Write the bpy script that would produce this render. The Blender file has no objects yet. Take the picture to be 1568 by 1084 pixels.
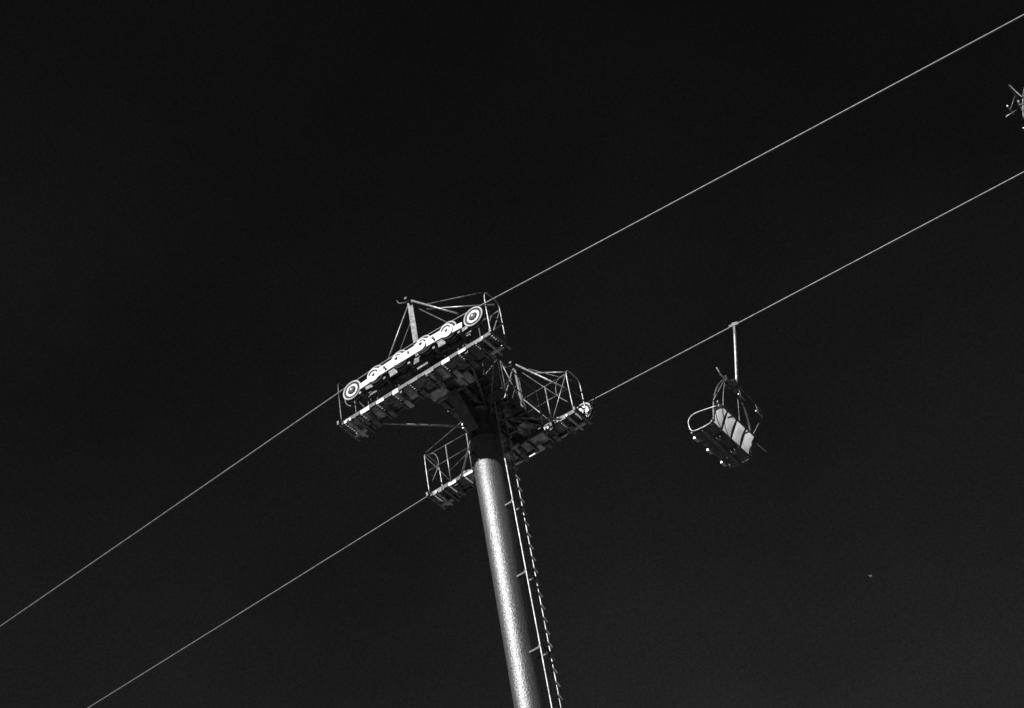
import bpy, bmesh, math, random
from mathutils import Vector, Matrix
random.seed(4)
scene = bpy.context.scene
rad = math.radians

# ---------------------------------------------------------------- materials
def mat(name, base, rough=0.5, metal=0.0, var=0.0, vscale=20.0, bump=0.0, bscale=60.0, spec=0.5, speck=0.0):
    m = bpy.data.materials.new(name); m.use_nodes = True
    nt = m.node_tree; N = nt.nodes; L = nt.links
    p = N["Principled BSDF"]
    p.inputs["Roughness"].default_value = rough
    p.inputs["Metallic"].default_value = metal
    p.inputs["Specular IOR Level"].default_value = spec
    tc = N.new("ShaderNodeTexCoord")
    n = N.new("ShaderNodeTexNoise"); n.inputs["Scale"].default_value = vscale; n.inputs["Detail"].default_value = 5
    L.new(tc.outputs["Object"], n.inputs["Vector"])
    r = N.new("ShaderNodeValToRGB")
    lo = base * (1 - var); hi = min(1, base * (1 + var))
    r.color_ramp.elements[0].position = 0.35; r.color_ramp.elements[1].position = 0.65
    r.color_ramp.elements[0].color = (lo, lo, lo, 1); r.color_ramp.elements[1].color = (hi, hi, hi, 1)
    L.new(n.outputs["Fac"], r.inputs["Fac"])
    L.new(r.outputs["Color"], p.inputs["Base Color"])
    if speck > 0:
        v = N.new("ShaderNodeTexNoise"); v.inputs["Scale"].default_value = 38; v.inputs["Detail"].default_value = 3
        L.new(tc.outputs["Object"], v.inputs["Vector"])
        mr = N.new("ShaderNodeMapRange"); mr.inputs[1].default_value = 0.35; mr.inputs[2].default_value = 0.65
        mr.inputs[3].default_value = rough - speck; mr.inputs[4].default_value = rough + speck
        L.new(v.outputs["Fac"], mr.inputs[0]); L.new(mr.outputs[0], p.inputs["Roughness"])
    if bump > 0:
        b = N.new("ShaderNodeTexNoise"); b.inputs["Scale"].default_value = bscale; b.inputs["Detail"].default_value = 4
        L.new(tc.outputs["Object"], b.inputs["Vector"])
        bn = N.new("ShaderNodeBump"); bn.inputs["Strength"].default_value = bump; bn.inputs["Distance"].default_value = 0.02
        L.new(b.outputs["Fac"], bn.inputs["Height"]); L.new(bn.outputs["Normal"], p.inputs["Normal"])
    return m

M_POLE  = mat("galvanised_pole", 0.23, 0.45, 0.75, 0.30, 30, 0.62, 36, speck=0.07)
M_GALV  = mat("galvanised_steel", 0.40, 0.42, 0.45, 0.4, 9, 0.2, 40)
M_DARK  = mat("dark_painted_steel", 0.045, 0.5, 0.1, 0.5, 7, 0.2, 40)
M_MID   = mat("weathered_steel", 0.13, 0.5, 0.3, 0.6, 12, 0.3, 40)
M_WHITE = mat("white_painted_steel", 0.84, 0.4, 0.0, 0.06, 8)
M_RUBB  = mat("black_rubber", 0.02, 0.7, 0.0, 0.3, 20)
M_CONC  = mat("concrete", 0.35, 0.9, 0.0, 0.2, 3, 0.3, 20)
M_BIRD  = mat("feathers", 0.45, 0.8, 0.0, 0.3, 8)
M_ROPE  = mat("wire_rope", 0.19, 0.5, 0.4, 0.25, 14)
MATS = [M_POLE, M_GALV, M_DARK, M_MID, M_WHITE, M_RUBB]
POLE, GALV, DARK, MID, WHITE, RUBB, PANEL = range(7)

# backlit fibreglass panels
mp = bpy.data.materials.new("fibreglass_panel"); mp.use_nodes = True
nt = mp.node_tree; N = nt.nodes; L = nt.links
pp = N["Principled BSDF"]; pp.inputs["Base Color"].default_value = (0.6, 0.6, 0.6, 1); pp.inputs["Roughness"].default_value = 0.5
tr = N.new("ShaderNodeBsdfTranslucent")
tc = N.new("ShaderNodeTexCoord"); nz = N.new("ShaderNodeTexNoise"); nz.inputs["Scale"].default_value = 5; nz.inputs["Detail"].default_value = 5
rp = N.new("ShaderNodeValToRGB"); rp.color_ramp.elements[0].position = .3; rp.color_ramp.elements[1].position = .7
rp.color_ramp.elements[0].color = (.52,)*3 + (1,); rp.color_ramp.elements[1].color = (.85,)*3 + (1,)
L.new(tc.outputs["Object"], nz.inputs["Vector"]); L.new(nz.outputs["Fac"], rp.inputs["Fac"]); L.new(rp.outputs["Color"], tr.inputs["Color"])
mx = N.new("ShaderNodeMixShader"); mx.inputs[0].default_value = 0.80
L.new(pp.outputs[0], mx.inputs[1]); L.new(tr.outputs[0], mx.inputs[2]); L.new(mx.outputs[0], N["Material Output"].inputs["Surface"])
MATS.append(mp)

# ---------------------------------------------------------------- mesh helpers
def addquad(bm, vs, mi):
    try:
        f = bm.faces.new(vs); f.material_index = mi; return f
    except ValueError:
        return None

def box(bm, p1, p2, w, h, mi, up=(0, 0, 1)):
    p1 = Vector(p1); p2 = Vector(p2); d = (p2 - p1).normalized(); u = Vector(up)
    if abs(d.dot(u)) > 0.98: u = Vector((0, 1, 0))
    s = d.cross(u).normalized(); u = s.cross(d).normalized()
    c = [(-1, -1), (1, -1), (1, 1), (-1, 1)]
    a = [bm.verts.new(p1 + s*w/2*x + u*h/2*y) for x, y in c]
    b = [bm.verts.new(p2 + s*w/2*x + u*h/2*y) for x, y in c]
    addquad(bm, a[::-1], mi); addquad(bm, b, mi)
    for i in range(4):
        j = (i+1) % 4
        addquad(bm, [a[i], a[j], b[j], b[i]], mi)

def tube(bm, pts, r, mi, seg=8, r2=None, closed=False):
    pts = [Vector(p) for p in pts]; n = len(pts); rings = []; prev = None
    for i, p in enumerate(pts):
        if closed: t = (pts[(i+1) % n] - pts[i-1]).normalized()
        elif i == 0: t = (pts[1]-pts[0]).normalized()
        elif i == n-1: t = (pts[-1]-pts[-2]).normalized()
        else: t = ((pts[i+1]-p).normalized() + (p-pts[i-1]).normalized()).normalized()
        if prev is None:
            u = Vector((0, 0, 1)) if abs(t.z) < 0.9 else Vector((0, 1, 0))
        else: u = prev
        s = t.cross(u).normalized(); u = s.cross(t).normalized(); prev = u
        rr = r if r2 is None else r + (r2-r)*i/(n-1)
        rings.append([bm.verts.new(p + (s*math.cos(a)+u*math.sin(a))*rr) for a in [2*math.pi*k/seg for k in range(seg)]])
    m = n if closed else n-1
    for i in range(m):
        A = rings[i]; Bq = rings[(i+1) % n]
        for k in range(seg):
            f = addquad(bm, [A[k], A[(k+1) % seg], Bq[(k+1) % seg], Bq[k]], mi)
            if f: f.smooth = True
    if not closed:
        addquad(bm, rings[0][::-1], mi); addquad(bm, rings[-1], mi)

def smoothpath(pts, k=4):
    pts = [Vector(p) for p in pts]; out = []
    P = [pts[0]] + pts + [pts[-1]]
    for i in range(1, len(P)-2):
        for j in range(k):
            t = j/k; a, b, c, d = P[i-1], P[i], P[i+1], P[i+2]
            out.append(0.5*((2*b)+(-a+c)*t+(2*a-5*b+4*c-d)*t*t+(-a+3*b-3*c+d)*t**3))
    out.append(pts[-1]); return out

def lathe(bm, c, axis, prof, seg=36):
    c = Vector(c); ax = Vector(axis).normalized()
    u = Vector((0, 0, 1)) if abs(ax.z) < .9 else Vector((1, 0, 0))
    s = ax.cross(u).normalized(); u = s.cross(ax)
    rings = []
    for r, h, m in prof:
        if r < 1e-6: rings.append([bm.verts.new(c+ax*h)])
        else: rings.append([bm.verts.new(c+ax*h+(s*math.cos(a)+u*math.sin(a))*r) for a in [2*math.pi*k/seg for k in range(seg)]])
    for i in range(len(prof)-1):
        A, Bq, m = rings[i], rings[i+1], prof[i][2]
        for k in range(seg):
            k2 = (k+1) % seg
            if len(A) == 1: f = addquad(bm, [A[0], Bq[k2], Bq[k]], m)
            elif len(Bq) == 1: f = addquad(bm, [A[k], A[k2], Bq[0]], m)
            else: f = addquad(bm, [A[k], A[k2], Bq[k2], Bq[k]], m)
            if f and abs(prof[i][0]-prof[i+1][0]) < 0.3*abs(prof[i][1]-prof[i+1][1]): f.smooth = True

def prism(bm, poly, f3, t0, t1, mi):
    a = [bm.verts.new(f3(x, z, t0)) for x, z in poly]; b = [bm.verts.new(f3(x, z, t1)) for x, z in poly]
    addquad(bm, a[::-1], mi); addquad(bm, b, mi); n = len(poly)
    for i in range(n):
        addquad(bm, [a[i], a[(i+1) % n], b[(i+1) % n], b[i]], mi)

def finish(bm, name, parent=None, mats=None):
    bmesh.ops.recalc_face_normals(bm, faces=bm.faces)
    me = bpy.data.meshes.new(name); bm.to_mesh(me); bm.free()
    for m in (mats or MATS): me.materials.append(m)
    o = bpy.data.objects.new(name, me); scene.collection.objects.link(o)
    if parent: o.parent = parent
    return o

def empty(name, loc=(0, 0, 0)):
    e = bpy.data.objects.new(name, None); e.location = loc; scene.collection.objects.link(e); e.empty_display_size = 0.5; return e

# ---------------------------------------------------------------- tower
# x = along the cable, y = along the cross-arm (away from viewer), z = up, origin on pole axis at catwalk level
GROUND = -29.7
A0 = -0.2
tower = empty("ski_lift_tower")

bm = bmesh.new()
prof = []
for z, r in ((GROUND-0.5, .30), (-24.0, .30), (-23.98, .30), (-16.0, .292), (-15.98, .292), (-8.6, .290), (-8.585, .290), (-4.5, .310), (-0.94, .330)):
    prof.append((r, z, POLE))
prof += [(0.312, -0.90, DARK), (0.305, -0.86, DARK), (0.30, -0.30, DARK), (0.30, -0.24, MID), (0.385, -0.23, MID), (0.385, -0.17, DARK), (0.30, -0.16, DARK), (0.30, 0.0, DARK), (0.0, 0.0, DARK)]
lathe(bm, (0, 0, 0), (0, 0, 1), prof, 64)
box(bm, (-0.10, -0.33, -1.38), (-0.10, -0.42, -1.38), 0.05, 0.05, DARK)
box(bm, (-0.17, -0.41, -1.41), (0.02, -0.43, -1.33), 0.035, 0.035, DARK)
for k in range(20):
    a = 2*math.pi*k/20
    lathe(bm, (0.35*math.cos(a), 0.35*math.sin(a), -0.27), (0, 0, 1), [(0, 0, MID), (.02, 0, MID), (.02, .14, MID), (0, .14, MID)], 6)
for k in range(8):
    a = 2*math.pi*(k+.5)/8
    c, s_ = math.cos(a), math.sin(a)
    box(bm, (.29*c, .29*s_, -.34), (.37*c, .37*s_, -.25), .02, .10, DARK)
finish(bm, "pole", tower)

bm = bmesh.new()
lathe(bm, (0, 0, GROUND), (0, 0, 1), [(0, -1, 0), (1.5, -1, 0), (1.5, .35, 0), (1.42, .42, 0), (0, .42, 0)], 8)
finish(bm, "footing", tower, [M_CONC])

# cross-arm
bm = bmesh.new()
for s in (-1, 1):
    yz = [(0.18*s, -0.14), (0.9*s, -0.03), (1.72*s, 0.06), (1.72*s, 0.34), (0.18*s, 0.42)]
    for x0, x1 in ((-0.37, -0.33), (0.16, 0.20)):
        prism(bm, yz, lambda y, z, t: Vector((t, y, z)), x0, x1, DARK)
    prism(bm, [(0.18*s, -0.115), (0.9*s, -0.005), (1.70*s, 0.085), (1.70*s, 0.11), (0.9*s, 0.02), (0.18*s, -0.09)], lambda y, z, t: Vector((t, y, z)), -0.33, 0.16, DARK)
    prism(bm, [(0.18*s, 0.36), (1.70*s, 0.29), (1.70*s, 0.32), (0.18*s, 0.39)], lambda y, z, t: Vector((t, y, z)), -0.33, 0.16, DARK)
    for x in (-0.38, 0.21):
        box(bm, (x, 0.2*s, -0.14), (x, 0.9*s, -0.035), 0.10, 0.02, MID)
        box(bm, (x, 0.9*s, -0.035), (x, 1.72*s, 0.055), 0.10, 0.02, MID)
    box(bm, (-0.27, 0.98*s, -0.06), (-0.27, 1.42*s, -0.02), 0.42, 0.03, GALV)
    box(bm, (0.40, 0.90*s, -0.06), (0.40, 1.50*s, -0.02), 0.34, 0.03, GALV)
    for y in (0.55, 0.95, 1.5):
        box(bm, (-0.44, y*s, -0.10), (0.30, y*s, -0.10), 0.05, 0.04, MID)
    prism(bm, [(0.26*s, -0.80), (0.36*s, -0.76), (1.0*s, -0.05), (0.26*s, -0.14)], lambda y, z, t: Vector((t, y, z)), -0.13, -0.08, DARK)
    prism(bm, [(0.26*s, -0.80), (0.36*s, -0.76), (1.0*s, -0.05), (0.26*s, -0.14)], lambda y, z, t: Vector((t, y, z)), 0.05, 0.10, DARK)
    box(bm, (-.02, .36*s, -.78), (-.02, 1.0*s, -.07), .26, .02, DARK)
box(bm, (0, -0.3, 0.16), (0, 0.3, 0.16), 0.7, 0.46, DARK)
box(bm, (-0.45, 0.32, 0.1), (0.45, 0.32, 0.1), 0.08, 0.2, MID)
box(bm, (-0.45, -0.34, 0.1), (0.45, -0.34, 0.1), 0.08, 0.16, DARK)
box(bm, (0.42, 0.1, -0.1), (0.42, 0.42, -0.1), 0.2, 0.3, MID)
box(bm, (0.45, -0.5, 0.3), (0.45, -0.28, 0.3), 0.16, 0.22, MID)
box(bm, (-0.36, -0.12, -0.24), (-0.36, 0.12, -0.24), 0.14, 0.14, GALV)
for s in (-1, 1):
    tube(bm, [(-1.75, 1.5*s, -0.2), (-0.28, 0.08*s, -0.32)], 0.020, GALV)
    tube(bm, [(1.45, 1.5*s, -0.2), (0.28, 0.08*s, -0.32)], 0.020, MID)
    tube(bm, [(0.3, 0.25*s, -0.2), (0.8, 1.4*s, -0.1)], 0.03, MID)
    tube(bm, smoothpath([(0.35, 0.1*s, -0.2), (0.5, 0.6*s, -0.35), (0.45, 1.1*s, -0.2), (0.3, 1.5*s, 0.0)]), 0.014, RUBB)
finish(bm, "crossarm", tower)

# cross-arm walkway + rails
bm = bmesh.new()
for s in (-1, 1):
    for x in (0.24, 0.66):
        box(bm, (x, 0.1*s, 0.06), (x, 1.4*s, 0.06), 0.04, 0.08, DARK)
    box(bm, (0.45, 0.12*s, 0.085), (0.45, 1.4*s, 0.085), 0.36, 0.012, DARK)
    for i in range(5):
        y = (0.22+i*0.27)*s
        box(bm, (0.27, y, 0.05), (0.63, y, 0.05), 0.04, 0.04, DARK if i % 2 else MID)
    tube(bm, [(0.68, 0.05*s, 0.1), (0.68, 0.05*s, 1.05), (0.68, 1.4*s, 1.05), (0.68, 1.4*s, 0.1)], 0.016, MID)
    tube(bm, [(0.68, 0.05*s, 0.55), (0.68, 1.4*s, 0.55)], 0.012, MID)
    tube(bm, [(0.68, 0.72*s, 0.1), (0.68, 0.72*s, 1.05)], 0.014, MID)
    tube(bm, [(0.68, 0.05*s, 1.05), (0.68, 0.72*s, 0.1)], 0.014, GALV)
finish(bm, "crossarm_walkway", tower)

GL = {-1: 0.072, 1: 0.040}; GR = {-1: 0.087, 1: 0.055}
BASE = {-1: .47, 1: .39}
def wheel_z(x, s):
    gl, gr = GL[s], GR[s]
    u = (x-(A0-1.6))/3.2
    return BASE[s] + (gl*u*3.2 - (gl+gr)*u*u*1.6) - (gl*1.6-(gl+gr)*0.4)

def battery(s):
    yc = 2.0*s
    wz = lambda x: wheel_z(x, s)
    bm = bmesh.new()
    xs = [A0-1.6+0.64*i for i in range(6)]
    for i, x in enumerate(xs):
        z = wz(x); R = 0.240 if i in (0, 5) else 0.222
        k = R/0.228
        face = [(0, .085, WHITE), (.022*k, .085, DARK), (.05*k, .075, GALV), (.075*k, .055, RUBB), (.10*k, .045, GALV), (.145*k, .045, RUBB),
                (.16*k, .040, RUBB), (.198*k, .045, WHITE), (.218*k, .055, WHITE), (R, .045, GALV), (R, .03, RUBB), (R-.035, .0, RUBB)]
        bk = []
        for j in range(len(face)-1, 0, -1):
            bk.append((face[j][0], -face[j][1]-0.001, face[j-1][2]))
        bk.append((0, -.085, WHITE))
        lathe(bm, (x, yc, z), (0, s, 0), face+bk, 40)
        for q in range(8):
            a = 2*math.pi*q/8
            for side in (1, -1):
                box(bm, (x+.068*k*math.cos(a), yc+s*side*.05, z+.068*k*math.sin(a)), (x+.068*k*math.cos(a), yc+s*side*.078, z+.068*k*math.sin(a)), .02, .02, DARK)
    finish(bm, "sheave_wheels", tower)

    bm = bmesh.new()
    f3 = lambda x, z, t: Vector((x, t, z))
    def lobed(i, j, y0, y1, mi, r=0.125, waist=0.07, dz=-0.075, low=.03):
        xa, xb = xs[i], xs[j]; za, zb = wz(xa)+dz, wz(xb)+dz
        n = 44; top = []; bot = []
        for q in range(n+1):
            u = q/n; x = xa-r + (xb-xa+2*r)*u
            zc = za+(zb-za)*min(1, max(0, (x-xa)/(xb-xa)))
            d = min(abs(x-xa), abs(x-xb))
            if x < xa or x > xb: h = math.sqrt(max(0, r*r-d*d)); hb = h
            else:
                h = max(waist, math.sqrt(max(0, r*r-d*d)))
                hb = max(waist+low, math.sqrt(max(0, r*r-d*d)))
            top.append((x, zc+h)); bot.append((x, zc-hb))
        poly = top + bot[::-1]
        cl = []
        for p in poly:
            if not cl or (abs(p[0]-cl[-1][0])+abs(p[1]-cl[-1][1])) > 1e-4: cl.append(p)
        if abs(cl[0][0]-cl[-1][0])+abs(cl[0][1]-cl[-1][1]) < 1e-4: cl.pop()
        prism(bm, cl, f3, y0, y1, mi)
    for side in (1, -1):
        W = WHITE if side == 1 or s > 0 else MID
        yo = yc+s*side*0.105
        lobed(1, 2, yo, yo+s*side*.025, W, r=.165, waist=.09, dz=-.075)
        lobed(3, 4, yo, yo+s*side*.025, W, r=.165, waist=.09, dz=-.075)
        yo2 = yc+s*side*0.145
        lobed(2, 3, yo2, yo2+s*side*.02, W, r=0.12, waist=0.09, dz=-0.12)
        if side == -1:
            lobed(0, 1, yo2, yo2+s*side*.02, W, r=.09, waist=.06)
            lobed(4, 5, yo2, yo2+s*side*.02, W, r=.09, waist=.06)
        for i in (1, 2, 3, 4):
            z = wz(xs[i])-.07
            yy = yo if i in (1, 4) else yo2
            lathe(bm, (xs[i], yy+s*side*.02, z+.01), (0, s*side, 0), [(.036, 0, DARK), (.036, .02, DARK), (.026, .02, WHITE), (.026, .04, WHITE), (0, .04, WHITE)], 16)
            arc = [(xs[i]+.112*math.cos(t), yo+s*side*.027, z+.112*math.sin(t)) for t in [math.pi*(.10+.80*q/11) for q in range(12)]]
            tube(bm, arc, .016, RUBB, 6)
        for x in [(xs[1]+xs[2])/2, (xs[3]+xs[4])/2, (xs[2]+xs[3])/2]:
            lathe(bm, (x, yo2+s*side*.01, wz(x)-.11), (0, s*side, 0), [(.028, 0, DARK), (.028, .03, DARK), (0, .03, GALV)], 12)
    for i, j in ((0, 1), (5, 4)):
        x0, x1 = xs[i], xs[j]
        box(bm, (x0, yc-s*.10, wz(x0)), (x1, yc-s*.10, wz(x1)-.12), .03, .09, MID)
        box(bm, (x0+(x1-x0)*.40, yc+s*.10, wz(x0)-.11), (x1, yc+s*.10, wz(x1)-.12), .02, .14, WHITE)
    finish(bm, "rocker_plates", tower)

    bm = bmesh.new()
    yb = yc-s*0.19; zb_ = BASE[s]-.23
    box(bm, (A0-1.35, yb, zb_), (A0+1.35, yb, zb_), .05, .17, DARK)
    box(bm, (A0-1.35, yb, zb_+.09), (A0+1.35, yb, zb_+.09), .13, .018, DARK)
    box(bm, (A0-1.35, yb, zb_-.09), (A0+1.35, yb, zb_-.09), .13, .018, MID)
    if s < 0: yk, zc, xl, xr, hw = -1.67, -.19, A0-2.05, A0+1.93, .25
    else:     yk, zc, xl, xr, hw = 1.48, -.18, A0-2.15, A0+1.82, .21
    for x in (-1.3, -.65, 0, .65, 1.3):
        box(bm, (A0+x, yb, zb_-.1), (A0+x, yk+s*.2, zc+.02), .07, .05, DARK)
        box(bm, (A0+x-.05, yc+s*.12, zb_-.11), (A0+x-.05, yb-s*.02, zb_-.11), .06, .05, MID)
    box(bm, (-0.07, yc-s*.35, .2), (-0.07, yc-s*.1, .2), .6, .3, DARK)
    box(bm, (-0.07, yc-s*.42, .02), (-0.07, yc-s*.05, .02), .34, .05, MID)
    for dy in (-hw, hw):
        box(bm, (xl, yk+dy, zc), (xr, yk+dy, zc), .045, .09, DARK)
    for q in range(7):
        dy = -hw+.05+(2*hw-.1)*q/6
        box(bm, (xl+.02, yk+dy, zc+.035), (xr-.02, yk+dy, zc+.035), .012, .035, DARK)
    n = 9
    for i in range(n):
        xa = xl+.06+(xr-xl-.12)*i/n; xb = xa+(xr-xl-.12)/n
        box(bm, (xa+.03, yk, zc+.006), (xb-.05, yk, zc+.006), 2*hw-.06, .012, GALV if random.random() < .5 else MID)
        box(bm, (xa, yk-hw-.05, zc-.055), (xa, yk+hw+.05, zc-.055), .035, .03, MID)
        g = GALV if random.random() < .55 else MID
        box(bm, (xa+.05, yk-hw-.03, zc-.04), (xa+.05+random.uniform(.12, .25), yk-hw-.03, zc-.04), .02, random.uniform(.06, .12), g)
        box(bm, (xa+.12, yk+hw*.2, zc-.07), (xa+.12, yk+hw+.05, zc-.07), .10, .05, MID if i % 3 else GALV)
        if i % 2: box(bm, (xa+.22, yk-hw, zc-.10), (xa+.22, yk+.02, zc-.10), .08, .06, DARK)
    for x, sg in ((xl, -1), (xr, 1)):
        box(bm, (x, yk-hw-.12, zc-.03), (x, yk+hw+.12, zc-.03), .05, .10, MID)
        box(bm, (x-sg*.22, yk-hw-.10, zc-.08), (x-sg*.22, yk+hw+.10, zc-.08), .04, .06, GALV)
        box(bm, (x-sg*.40, yk-hw-.06, zc-.08), (x-sg*.40, yk+hw+.10, zc-.08), .04, .05, MID)
        box(bm, (x-sg*.05, yk+.15, zc-.1), (x-sg*.35, yk+.15, zc-.1), .07, .05, GALV)
    for x, sg in ((xs[0], -1), (xs[5], 1)):
        z = wz(x)
        tube(bm, smoothpath([(x-sg*.1, yc-s*.16, z-.1), (x+sg*.12, yc-s*.14, z-.24), (x+sg*.27, yc-s*.12, z-.14), (x+sg*.31, yc-s*.1, z+.04)]), .016, MID)
    finish(bm, "catwalk", tower)

    bm = bmesh.new()
    yr = yk-s*(hw+.05); zt = .98
    for x, sg in ((xl+.04, -1), (xr-.04, 1)):
        tube(bm, smoothpath([(x, yk-.28, zc), (x, yk-.28, .72), (x+sg*.01, yk-.22, zt), (x+sg*.01, yk, zt+.04), (x+sg*.01, yk+.22, zt), (x, yk+.28, .72), (x, yk+.28, zc)], 5), .015, GALV if sg > 0 or s > 0 else MID)
        tube(bm, [(x, yk-.28, .45), (x, yk+.28, .45)], .012, MID)
        tube(bm, smoothpath([(x-sg*.02, yr, zt-.1), (x-sg*.25, yr, zt-.15), (x-sg*.33, yr, zt-.5), (x-sg*.10, yr, .1)], 5), .012, MID)
    px = [xl+.05, xl+.62, xl+1.2, xr-1.2, xr-.62, xr-.05]
    for i, x in enumerate(px[1:-1]):
        tube(bm, [(x, yr, zc), (x, yr, zt-.12)], .015, GALV if s > 0 else MID)
    for a, b in ((0, 2), (3, 5)):
        tube(bm, [(px[a], yr, zt-.1), (px[b], yr, zt-.12)], .013, MID)
        tube(bm, [(px[a], yr, .45), (px[b], yr, .45)], .011, MID)
    tube(bm, [(px[0], yr, zt-.1), (px[1], yr, zc)], .011, MID)
    tube(bm, [(px[5], yr, zt-.1), (px[4], yr, zc)], .012, GALV)
    tube(bm, [(px[3], yr, zt-.1), (px[4], yr, zc)], .012, GALV if s > 0 else MID)
    # lifting frame
    ax, ay, az = (-.10, -1.98, 1.94) if s < 0 else (0.22, 1.46, 2.20)
    box(bm, (ax+.02, ay, .3), (ax, ay, az), .03, .13 if s < 0 else .05, MID if s < 0 else DARK, up=(1, 0, 0))
    box(bm, (ax, ay-.16, az-.02), (ax, ay+.16, az-.02), .06, .05, DARK)
    tube(bm, smoothpath([(ax-.02, ay, az), (ax-.14, ay-.08, az-.02), (ax-.22, ay-.1, az+.02), (ax-.25, ay-.1, az+.12)]), .014, MID)
    tube(bm, [(ax-.05, ay+.02, az-.04), (ax-.82, ay+.02, .62)], .017, GALV)
    tube(bm, [(ax-.03, ay+.12, az-.3), (ax-.70, ay+.12, .55)], .012, MID)
    tube(bm, [(ax+.05, ay, az-.02), (ax+1.12, ay, .78)], .024, GALV)
    tube(bm, [(ax+.05, ay+.15, az-.12), (ax+1.0, ay+.15, .55)], .013, MID)
    tube(bm, [(ax+.35, ay+.08, az-.42), (xr-.1, yk-.2*s, zt+.02)], .017, GALV)
    tube(bm, [(ax+.35, ay, az-.35), (xr-.1, yk+.25*s, zt+.04)], .012, MID)
    if s > 0:
        tube(bm, [(ax-.1, ay, az-.35), (xl+.08, yk-.25*s, zt+.02)], .014, MID)
        tube(bm, [(ax-.1, ay, az-1.1), (xl+.6, yr, .1)], .012, MID)
    finish(bm, "guard_rails", tower)

battery(-1); battery(1)

# ladder
bm = bmesh.new()
def lx(z): return 0.47 + 0.08*min(1, (-z)/8.0)
ztop = -0.15; zbot = GROUND+1.0
for dy, r in ((-.15, .019), (.19, .016)):
    tube(bm, [(lx(z), dy, z) for z in (ztop, -2, -4, -6, -8, zbot)], r, GALV)
z = ztop-.1; k = 0
while z > zbot:
    tube(bm, [(lx(z), -.15, z), (lx(z), .22, z)], .012, MID, 6)
    box(bm, (lx(z)-.01, .18, z+.05), (lx(z)+.03, .23, z-.07), .03, .035, GALV)
    if k % 6 == 3:
        for dy in (-.12, .16):
            box(bm, (.24, dy, z+.1), (lx(z), dy, z+.1), .04, .04, DARK)
        box(bm, (lx(z)-.01, -.17, z+.1), (lx(z)-.01, .26, z+.1), .05, .04, MID)
    z -= .3; k += 1
tube(bm, [(lx(z)+.05, .01, z) for z in (ztop, -2, -4, -6, -8, zbot)], .010, DARK)
finish(bm, "ladder", tower)

# ---------------------------------------------------------------- cables
def cable_z(s, x):
    d = x-(A0+1.6); return wheel_z(A0+1.6, s)+.222-GR[s]*d+.0001*d*d
def cable(s):
    off = .222; pts = []
    xL, xR = A0-1.6, A0+1.6
    for d in (110, 80, 60, 45, 30, 20, 12, 6, 2, .3):
        pts.append((xL-d, 2.0*s, wheel_z(xL, s)+off - GL[s]*d + .0001*d*d))
    for i in range(13):
        x = xL+(xR-xL)*i/12; pts.append((x, 2.0*s, wheel_z(x, s)+off))
    for d in (.3, 2, 6, 12, 20, 30, 45, 60, 80, 110):
        pts.append((xR+d, 2.0*s, cable_z(s, xR+d)))
    bm = bmesh.new(); tube(bm, pts, .0165, 0, 10)
    return finish(bm, "haul_cable", None, [M_ROPE])
cable(-1); cable(1)

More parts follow.
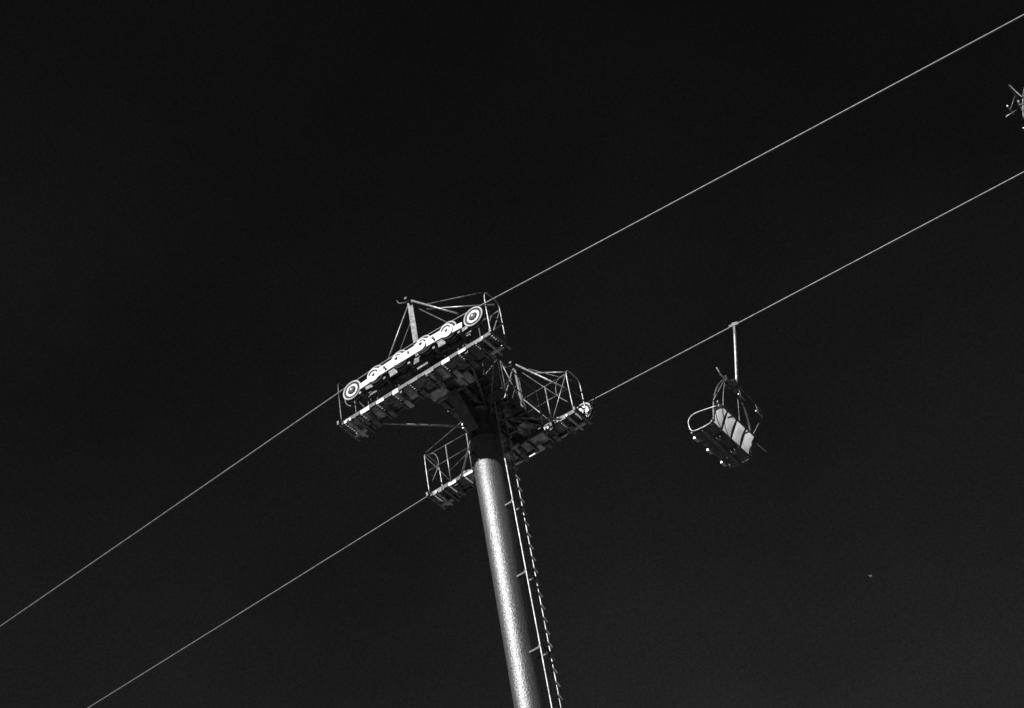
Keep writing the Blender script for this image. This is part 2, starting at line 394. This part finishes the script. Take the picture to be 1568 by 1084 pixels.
# ---------------------------------------------------------------- chairs
def chair(x, s, face, swing, scale):
    root = empty("chairlift_chair", (x, 2.0*s, cable_z(s, x)))
    root.rotation_euler = (0, swing, 0 if face < 0 else math.pi)
    root.scale = (scale,)*3
    yo = -.25; W = .76; DROP = Vector((-.04, 0, -.12))
    bm = bmesh.new()
    box(bm, (-.12, 0, 0), (.12, 0, 0), .065, .065, DARK)
    box(bm, (-.05, 0, .05), (.07, 0, .03), .05, .04, MID)
    box(bm, (.0, .0, -.03), (.0, .0, -.2), .05, .05, DARK)
    tube(bm, smoothpath([(0, .0, -.20), (-.01, .0, -.7), (-.03, .0, -1.38), (-.035, -.02, -1.53), (-.04, -.10, -1.64), (-.04, -.22, -1.68)], 5), .036, GALV, 10)
    finish(bm, "hanger", root)
    bm = bmesh.new()
    lathe(bm, (-.10, yo, -1.58), (1, 0, 0), [(0, 0, DARK), (.06, 0, DARK), (.06, .2, MID), (0, .2, MID)], 16)
    box(bm, (-.1, yo-.14, -1.60), (-.1, yo+.14, -1.60), .05, .05, MID)
    tube(bm, smoothpath([(-.05, yo-W, -3.0), (-.02, yo-W, -2.5), (0, yo-.60, -2.05), (0, yo-.30, -1.70), (0, yo, -1.62), (0, yo+.30, -1.70), (0, yo+.60, -2.05), (-.02, yo+W, -2.5), (-.05, yo+W, -3.0)], 6), .024, MID, 8)
    tube(bm, smoothpath([(0, yo-.25, -1.68), (-.02, yo-.34, -2.1), (-.03, yo-.36, -2.58)], 4), .015, MID)
    tube(bm, smoothpath([(0, yo+.25, -1.68), (-.02, yo+.30, -2.1), (-.03, yo+.32, -2.58)], 4), .015, MID)
    tube(bm, [(-.02, yo-.20, -1.50), (-.02, yo+.1, -1.72)], .028, DARK)
    tube(bm, [(-.08, yo-.46, -1.42), (-.04, yo-.2, -1.62)], .014, GALV)
    tube(bm, [(-.08, yo-.30, -1.50), (-.04, yo+.25, -1.66)], .018, GALV)
    for z, xx in ((-2.56, .07), (-2.99, -.10)):
        tube(bm, [(xx, yo-W-.02, z), (xx, yo+W+.02, z)], .020, MID)
    for y in (-W, -.38, 0, .38, W):
        tube(bm, [(.085, yo+y, -2.54), (-.10, yo+y, -3.01), (-.56, yo+y, -3.08)], .019, DARK)
    for y in (-W-.03, W+.03):
        tube(bm, smoothpath([(.05, yo+y, -2.68), (-.2, yo+y, -2.66), (-.48, yo+y, -2.66), (-.61, yo+y, -2.74), (-.63, yo+y, -2.88), (-.55, yo+y, -3.07), (-.3, yo+y, -3.08), (-.1, yo+y, -3.04)], 5), .016, GALV if y < 0 else MID)
    tube(bm, [(-.58, yo-W-.02, -3.09), (-.58, yo+W+.02, -3.09)], .020, MID)
    tube(bm, [(-.33, yo-W, -3.12), (-.33, yo+W, -3.12)], .016, MID)
    for y in (-.55, -.02, .54):
        box(bm, (-.60, yo+y-.08, -3.12), (-.60, yo+y+.08, -3.12), .06, .05, GALV)
    for y in (-.3, .3):
        box(bm, (-.2, yo+y-.05, -3.11), (-.2, yo+y+.05, -3.11), .10, .05, MID)
    V = W+.03
    tube(bm, smoothpath([(-.02, yo-V, -2.52), (.14, yo-V, -2.3), (.26, yo-V+.02, -2.12), (.32, yo-V+.2, -2.04), (.34, yo, -2.02), (.32, yo+V-.2, -2.04), (.26, yo+V-.02, -2.12), (.14, yo+V, -2.3), (-.02, yo+V, -2.52)], 6), .014, MID)
    for y in (-.36, .36):
        tube(bm, [(.34, yo+y, -2.03), (.42, yo+y, -2.35)], .011, MID)
        tube(bm, [(.42, yo+y-.14, -2.35), (.42, yo+y+.14, -2.35)], .013, GALV)
    tube(bm, [(.1, yo+W, -2.75), (.25, yo+W+.12, -2.95)], .012, GALV)
    finish(bm, "seat_frame", root).location = DROP
    bm = bmesh.new()
    n = 4; wdt = 2*(W-.01)/n
    for i in range(n):
        ya = yo-W+.01+i*wdt+.02; yb = ya+wdt-.04
        rows = 5; grid = []
        for r in range(rows+1):
            u = r/rows
            bx = -.095+(.165)*u - .03*math.sin(u*math.pi); bz = -2.97+.40*u
            grid.append([bm.verts.new((bx-.015*math.sin(v/4*math.pi), ya+(yb-ya)*v/4, bz)) for v in range(5)])
        for r in range(rows):
            for v in range(4):
                f = addquad(bm, [grid[r][v], grid[r][v+1], grid[r+1][v+1], grid[r+1][v]], PANEL); f.smooth = True
    finish(bm, "backrest", root).location = DROP
    bm = bmesh.new()
    for i in range(5):
        xx = -.14-.09*i
        box(bm, (xx, yo-W+.02, -3.045-.009*i), (xx, yo+W-.02, -3.045-.009*i), .074, .022, DARK)
    finish(bm, "seat", root).location = DROP
    return root

chair(5.30, 1, -1, rad(10.5), .965)
chair(13.98, -1, 1, rad(-21.5), .93)

# ---------------------------------------------------------------- distant bird
bird = empty("bird", (-23.0, 93.0, 58.5)); bird.rotation_euler = (0.3, 0.5, 0.9)
bm = bmesh.new()
lathe(bm, (0, 0, 0), (1, 0, 0), [(0, -.16, 0), (.03, -.12, 0), (.045, 0, 0), (.03, .1, 0), (.02, .13, 0), (0, .17, 0)], 10)
for sg in (-1, 1):
    pts = [(.05, .02*sg, .01), (.06, .14*sg, .05), (.0, .30*sg, .02), (-.03, .14*sg, .045), (-.05, .02*sg, .01)]
    f = bm.faces.new([bm.verts.new(p) for p in pts])
f = bm.faces.new([bm.verts.new(p) for p in [(-.12, 0, .005), (-.24, .05, .005), (-.24, -.05, .005)]])
finish(bm, "body_and_wings", bird, [M_BIRD])

# ---------------------------------------------------------------- ground
bm = bmesh.new()
n = 90; S = 4000
def gh(x, y):
    d = math.hypot(x-8, y+13)
    return GROUND + min(1, max(0, (d-40)/400))*(12*math.sin(x*.004)+10*math.cos(y*.005+1)+4*math.sin(x*.013+y*.009))
def gp(i):
    t = (i/n)*2-1; return S*math.copysign(abs(t)**2.5, t)
g = [[bm.verts.new((gp(i), gp(j), gh(gp(i), gp(j)))) for j in range(n+1)] for i in range(n+1)]
for i in range(n):
    for j in range(n):
        f = bm.faces.new([g[i][j], g[i+1][j], g[i+1][j+1], g[i][j+1]]); f.smooth = True
M_GROUND = mat("dry_alpine_grass", 0.12, 0.95, 0, 0.4, 0.6, 0.3, 3)
finish(bm, "ground", None, [M_GROUND])

# ---------------------------------------------------------------- camera
e, phi, rho = rad(43.0), rad(28.6), rad(10.7)
fh = Vector((-math.sin(phi), math.cos(phi), 0)); r0 = Vector((math.cos(phi), math.sin(phi), 0)); U = Vector((0, 0, 1))
F = fh*math.cos(e)+U*math.sin(e); u0 = -fh*math.sin(e)+U*math.cos(e)
R = r0*math.cos(rho)-u0*math.sin(rho); Up = r0*math.sin(rho)+u0*math.cos(rho)
cam = bpy.data.cameras.new("camera"); co = bpy.data.objects.new("camera", cam); scene.collection.objects.link(co)
cam.lens = 70; cam.sensor_width = 36; cam.clip_start = 0.1; cam.clip_end = 20000
m3 = Matrix((R, Up, -F)).transposed()
co.matrix_world = Matrix.Translation((15.94, -27.37, -28.07)) @ m3.to_4x4()
scene.camera = co

# ---------------------------------------------------------------- sun and sky
sel = rad(38)
sh = (r0*-.68 - fh*.73).normalized()
sd = sh*math.cos(sel)+U*math.sin(sel)
sun = bpy.data.lights.new("sun", 'SUN'); sun.energy = 5.0; sun.angle = rad(.5); sun.color = (1, 1, 1)
so = bpy.data.objects.new("sun", sun); scene.collection.objects.link(so)
so.rotation_euler = sd.to_track_quat('Z', 'Y').to_euler(); so.location = (0, 0, 30)

w = bpy.data.worlds.new("World"); scene.world = w; w.use_nodes = True
nt = w.node_tree; N = nt.nodes; L = nt.links
bg = N["Background"]
sky = N.new("ShaderNodeTexSky"); sky.sky_type = 'NISHITA'; sky.sun_disc = False
sky.sun_elevation = sel; sky.sun_rotation = math.atan2(sd.x, sd.y)
sep = N.new("ShaderNodeSeparateColor"); L.new(sky.outputs[0], sep.inputs[0])   # red-filter black-and-white
mn = N.new("ShaderNodeMath"); mn.operation = 'MINIMUM'; mn.inputs[1].default_value = 1.1; L.new(sep.outputs[0], mn.inputs[0])
pw = N.new("ShaderNodeMath"); pw.operation = 'POWER'; pw.inputs[1].default_value = 3.3; L.new(mn.outputs[0], pw.inputs[0])
tc = N.new("ShaderNodeTexCoord")
cl = N.new("ShaderNodeTexNoise"); cl.inputs["Scale"].default_value = 7; cl.inputs["Detail"].default_value = 5; L.new(tc.outputs["Generated"], cl.inputs["Vector"])
c1 = N.new("ShaderNodeMapRange"); c1.inputs[1].default_value = .3; c1.inputs[2].default_value = .75; c1.inputs[3].default_value = .85; c1.inputs[4].default_value = 1.22
L.new(cl.outputs["Fac"], c1.inputs[0])
m1 = N.new("ShaderNodeMath"); m1.operation = 'MULTIPLY'; L.new(pw.outputs[0], m1.inputs[0]); L.new(c1.outputs[0], m1.inputs[1])
gr = N.new("ShaderNodeTexNoise"); gr.inputs["Scale"].default_value = 900; gr.inputs["Detail"].default_value = 1; L.new(tc.outputs["Generated"], gr.inputs["Vector"])
g1 = N.new("ShaderNodeMapRange"); g1.inputs[1].default_value = .25; g1.inputs[2].default_value = .75; g1.inputs[3].default_value = .78; g1.inputs[4].default_value = 1.22
L.new(gr.outputs["Fac"], g1.inputs[0])
m2 = N.new("ShaderNodeMath"); m2.operation = 'MULTIPLY'; L.new(m1.outputs[0], m2.inputs[0]); L.new(g1.outputs[0], m2.inputs[1])
L.new(m2.outputs[0], bg.inputs["Color"])
bg.inputs["Strength"].default_value = 0.0125

scene.view_settings.view_transform = 'Standard'
scene.view_settings.look = 'None'
scene.view_settings.exposure = 0
